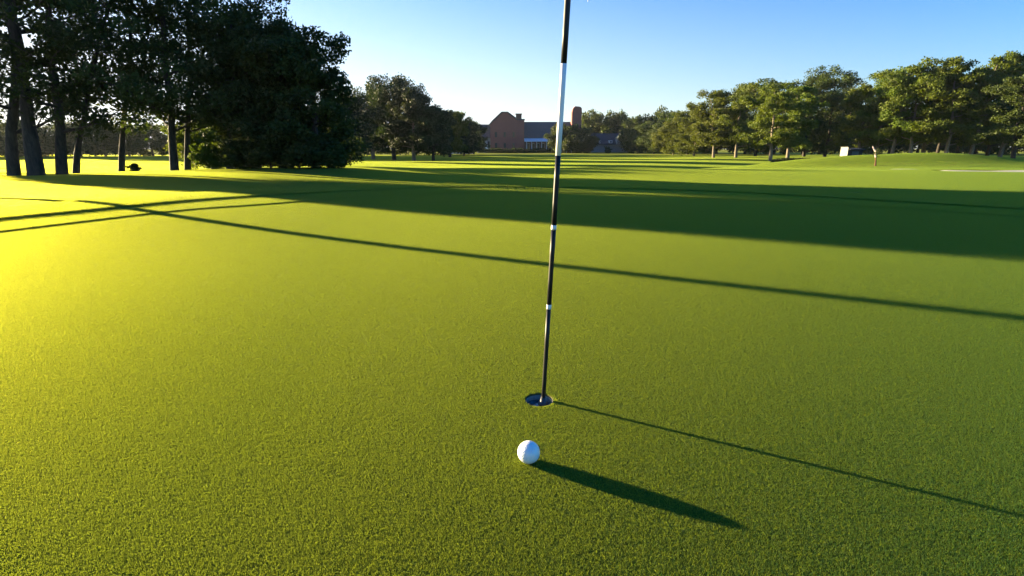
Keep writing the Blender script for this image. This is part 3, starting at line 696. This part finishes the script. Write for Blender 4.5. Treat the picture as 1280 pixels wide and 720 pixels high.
# small pale crooked tree by the mound
x, y, z = at(1098, 29.5); G = Geo(); rt = empty('crooked_tree', (x, y, z)); tag(rt, 'small pale crooked tree with a reddish foot on the sunny mound side', 'tree')
G.tube([(0, 0, -.05), (-.01, 0, .15), (-.03, 0, .32), (-.06, 0, .48)], [.07, .045, .035, .03], 10); V, FF = G.arrays()
M_red = mat_bark('reddish_bark', (.08, .035, .015), (.15, .065, .02)); mesh_obj('trunk', V, FF, M_red, rt)
G = Geo(); G.tube([(-.06, 0, .46), (-.10, 0, .60), (-.08, 0, .70), (-.16, 0, .86), (-.30, 0, .93)], [.045, .045, .025, .025, .01], 8)
G.tube([(-.09, 0, .66), (-.14, .05, .80), (-.25, .05, .98), (-.30, .05, 1.06)], [.02, .03, .035, .01], 8)
V, FF = G.arrays(); mesh_obj('branch', V, FF, mat_bark('bleached_bark', (.45, .36, .33), (.62, .52, .48)), rt)
geo = make_tree_geo(777, .95, .01, .55, .22, nleaf=500, lsz=.05, nlimb=4); mesh_obj('crown', geo[1][0], geo[1][1], M_leaf_mid, rt, smooth=False)

# ------------------------------------------------------------------ clubhouse
D = 180.; s = D / 673.1
def wx(px): return (px - 640) * s
def wz(py): return CAM_H + (185 - py) * s
gz = float(terr(0, D)) - .1
cl = empty('clubhouse', (0, D, 0)); tag(cl, 'red brick clubhouse with a tall gable, long slate roof and round-topped tower', 'building')
bm = bmesh.new(); prismy(bm, [(wx(613), gz), (wx(655), gz), (wx(655), wz(152)), (wx(646.5), wz(152)), (wx(634), wz(143.4)), (wx(628), wz(143.4)), (wx(617), wz(153)), (wx(613), wz(157))], 0, 9); bm_obj('gable_wall', bm, M_brick, cl)
bm = bmesh.new(); prismy(bm, [(wx(612), wz(158)), (wx(616.4), wz(153)), (wx(627.6), wz(143.1)), (wx(634.4), wz(143.1)), (wx(646.8), wz(151.7)), (wx(655.8), wz(151.7)), (wx(655.8), wz(150.4)), (wx(647.2), wz(150.4)), (wx(634.9), wz(141.9)), (wx(627.1), wz(141.9)), (wx(615.8), wz(152)), (wx(611.4), wz(157))], -.25, 9.3); bm_obj('gable_roof', bm, M_slate2, cl)
bm = bmesh.new(); box(bm, wx(645), wx(652), 3, 5, wz(150), wz(144.5)); box(bm, wx(644.4), wx(652.6), 2.8, 5.2, wz(144.5), wz(143.4)); ch = bm_obj('chimney', bm, M_brick2, cl)
for px in (620, 631, 642):
    for pa, pb in ((166, 172), (179, 185)):
        bm = bmesh.new(); box(bm, wx(px - 1.4), wx(px + 1.4), -.10, .05, wz(pb), wz(pa)); fr = bm_obj('window', bm, M_dark, cl)
        bm = bmesh.new(); box(bm, wx(px - 1.1), wx(px + 1.1), -.12, -.102, wz(pb - .3), wz(pa + .3)); bm_obj('pane', bm, M_glass, fr)
# long hall: walls, roof, verandah
bm = bmesh.new(); box(bm, wx(655), wx(722), 3.5, 12, gz, wz(176)); bm_obj('hall_wall', bm, M_brick2, cl)
bm = bmesh.new(); prism(bm, [(2.6, wz(177)), (8, wz(152.5)), (13, wz(177)), (13, wz(176)), (8, wz(151.5)), (2.6, wz(176))][:3] + [(8, wz(177.5))], wx(655.2), wx(723)); bm_obj('slate_roof', bm, M_slate, cl)
bm = bmesh.new(); prism(bm, [(-1.6, wz(176.4)), (2.8, wz(173.2)), (2.8, wz(174)), (-1.6, wz(177.6))], wx(655.3), wx(720)); bm_obj('verandah_roof', bm, M_trim, cl)
for px in np.arange(658, 720, 6.2):
    bm = bmesh.new(); box(bm, wx(px) - .1, wx(px) + .1, -1.4, -1.2, gz, wz(177.3)); bm_obj('verandah_post', bm, M_trim, cl)
for px in np.arange(661, 716, 6.2):
    bm = bmesh.new(); box(bm, wx(px - 1.6), wx(px + 1.6), 3.38, 3.52, wz(187), wz(179)); fr = bm_obj('window', bm, M_trim, cl)
    bm = bmesh.new(); box(bm, wx(px - 1.3), wx(px + 1.3), 3.34, 3.376, wz(186.6), wz(179.5)); bm_obj('pane', bm, M_glass, fr)
# tower with rounded top
bm = bmesh.new(); pr = [(wx(714.5), gz), (wx(726.5), gz), (wx(726.5), wz(140))]
for k in range(0, 9):
    a = R(180 * k / 8 * .5); pr.append((wx(722 + 4.5 * math.cos(a * 1)), wz(138.6 - 3.2 * math.sin(a))))
pr += [(wx(718), wz(135.2)), (wx(715.6), wz(138)), (wx(714.5), wz(142))]
prismy(bm, pr, 1.5, 5); bm_obj('tower', bm, M_brick, cl)
# left wing
bm = bmesh.new(); box(bm, wx(596), wx(613), 2, 9, gz, wz(172)); bm_obj('wing_wall', bm, M_stucco, cl)
bm = bmesh.new(); prism(bm, [(1.3, wz(173)), (5.5, wz(156)), (9.6, wz(173))], wx(595), wx(612.9)); bm_obj('wing_roof', bm, M_slate2, cl)
bm = bmesh.new(); prismy(bm, [(wx(601), gz), (wx(609.5), gz), (wx(609.5), wz(182)), (wx(607.5), wz(177)), (wx(604), wz(182)), (wx(601), wz(184))], -.5, 1.99); bm_obj('porch', bm, M_trim, cl)
bm = bmesh.new(); box(bm, wx(609.6), wx(611.8), 1.9, 1.98, wz(184.5), wz(177)); bm_obj('door', bm, M_dark, cl)

# hedge before clubhouse, low white wall
def hedge(px0, px1, D, h, th, label, mat, nl=9000, ls=.3, name='hedge'):
    x0 = (px0 - 640) / 673.1 * D; x1 = (px1 - 640) / 673.1 * D; z = float(terr((x0 + x1) / 2, D)); rg = np.random.default_rng(int(px0))
    P = np.stack([rg.uniform(x0, x1, nl), rg.uniform(-th, th, nl), rg.uniform(0, 1, nl) ** .8 * h * (1 + .12 * np.sin(rg.uniform(0, 6, nl)))], 1)
    P[:, 2] *= 1 + .12 * np.sin(P[:, 0] * .9) + .08 * np.sin(P[:, 0] * 2.7)
    nr_ = rg.normal(0, 1, (nl, 3)); nr_ /= np.linalg.norm(nr_, axis=1)[:, None]; tg = np.cross(nr_, rg.normal(0, 1, (nl, 3))); tg /= np.linalg.norm(tg, axis=1)[:, None]; bt = np.cross(nr_, tg)
    LV = np.stack([P - tg*ls*.5, P + bt*ls*.3, P + tg*ls*.5, P - bt*ls*.3], 1).reshape(-1, 3)
    cx_ = (x0 + x1) / 2; LV[:, 0] -= cx_
    o = mesh_obj(name, LV, np.arange(nl*4).reshape(-1, 4), mat, smooth=False, loc=(cx_, D, z)); tag(o, label, 'hedge'); return o
hedge(600, 700, 172, 1.3, .8, 'long dark clipped hedge in front of the brick clubhouse', M_leaf_dark)
hedge(966, 1056, 56, .55, .3, 'low dark hedge running left from the white-sided hut', M_leaf_dark, 6000, .12)
x0, y0, z0 = at(574, 150); bm = bmesh.new(); box(bm, -3.7, 3.7, -.15, .15, -.2, .95); box(bm, -3.8, 3.8, -.2, .2, .953, 1.08)
tag(bm_obj('low_wall', bm, M_trim, loc=(x0, y0, z0)), 'long low white wall between the olive tree and the clubhouse', 'wall')

# distant house
D2 = 185.; s2 = D2 / 673.1
def hx(px): return (px - 640) * s2
def hzf(py): return CAM_H + (185 - py) * s2
ho = empty('distant_house', (0, D2, 0)); tag(ho, 'distant house with a blue-grey roof and small white dormers', 'house')
bm = bmesh.new(); box(bm, hx(740), hx(787), 1, 9, gz, hzf(180)); bm_obj('wall', bm, M_stucco, ho)
bm = bmesh.new(); prism(bm, [(.2, hzf(181)), (5, hzf(167)), (9.8, hzf(181))], hx(738.5), hx(788)); bm_obj('roof', bm, M_slate2, ho)
bm = bmesh.new(); prismy(bm, [(hx(770), hzf(180.8)), (hx(783), hzf(180.8)), (hx(783), hzf(173)), (hx(776.5), hzf(166.5)), (hx(770), hzf(173))], -1, 3.5); bm_obj('side_gable', bm, M_stucco, ho)
for px, ww in ((746, 2.2), (749.7, 1.4), (763, 3.2), (778.5, 2.4)):
    bm = bmesh.new(); box(bm, hx(px - ww * .6), hx(px + ww * .6), -1.2 if px > 770 else -.3, 3, hzf(179.3), hzf(175.8)); fr = bm_obj('dormer', bm, M_trim, ho)
    bm = bmesh.new(); yy = -1.24 if px > 770 else -.34
    box(bm, hx(px - ww * .3), hx(px + ww * .3), yy, yy + .036, hzf(178.6), hzf(176.6)); bm_obj('pane', bm, M_glass, fr)

# white-sided hut
x0, y0, z0 = at(1060, 56); hs = 56 / 673.1
hut = empty('hut', (x0, y0, z0)); tag(hut, 'small dark timber hut with a pale white side wall, before the right-hand trees', 'hut')
W = 19 * hs; hh = 1.45; dp_ = 1.15
bm = bmesh.new(); box(bm, .06, W, 0, dp_, -.3, hh); bm_obj('dark_wall', bm, M_dark, hut)
bm = bmesh.new(); box(bm, 0, .055, -.05, dp_ + .05, -.3, hh + .28); bm_obj('pale_side', bm, M_stone, hut)
bm = bmesh.new(); box(bm, -.05, .10, -.09, dp_ + .09, hh + .285, hh + .34); bm_obj('capping', bm, M_dark, hut)
bm = bmesh.new(); prism(bm, [(-.25, hh + .01), (dp_ + .2, hh + .12), (dp_ + .2, hh + .19), (-.25, hh + .08)], .12, W + .2); bm_obj('roof', bm, M_dark, hut)
bm = bmesh.new(); box(bm, .5, 1.2, -.03, -.003, -.2, 1.3); bm_obj('door', bm, M_slate, hut)

# thin morning air
hb = bmesh.new(); box(hb, -420, 420, -60, 620, -3.0, 40); m, nt, out = new_mat('haze'); pv = N(nt, 'ShaderNodeVolumePrincipled')
pv.inputs['Color'].default_value = (.85, .92, 1, 1); pv.inputs['Density'].default_value = .00008; pv.inputs['Anisotropy'].default_value = .3; nt.links.new(pv.outputs[0], out.inputs['Volume'])
tag(bm_obj('haze', hb, m), 'thin pale haze over the course', 'haze', kind='stuff')
scene.render.engine = 'CYCLES'; scene.cycles.volume_bounces = 0
scene.cycles.max_bounces = 6; scene.cycles.use_denoising = True
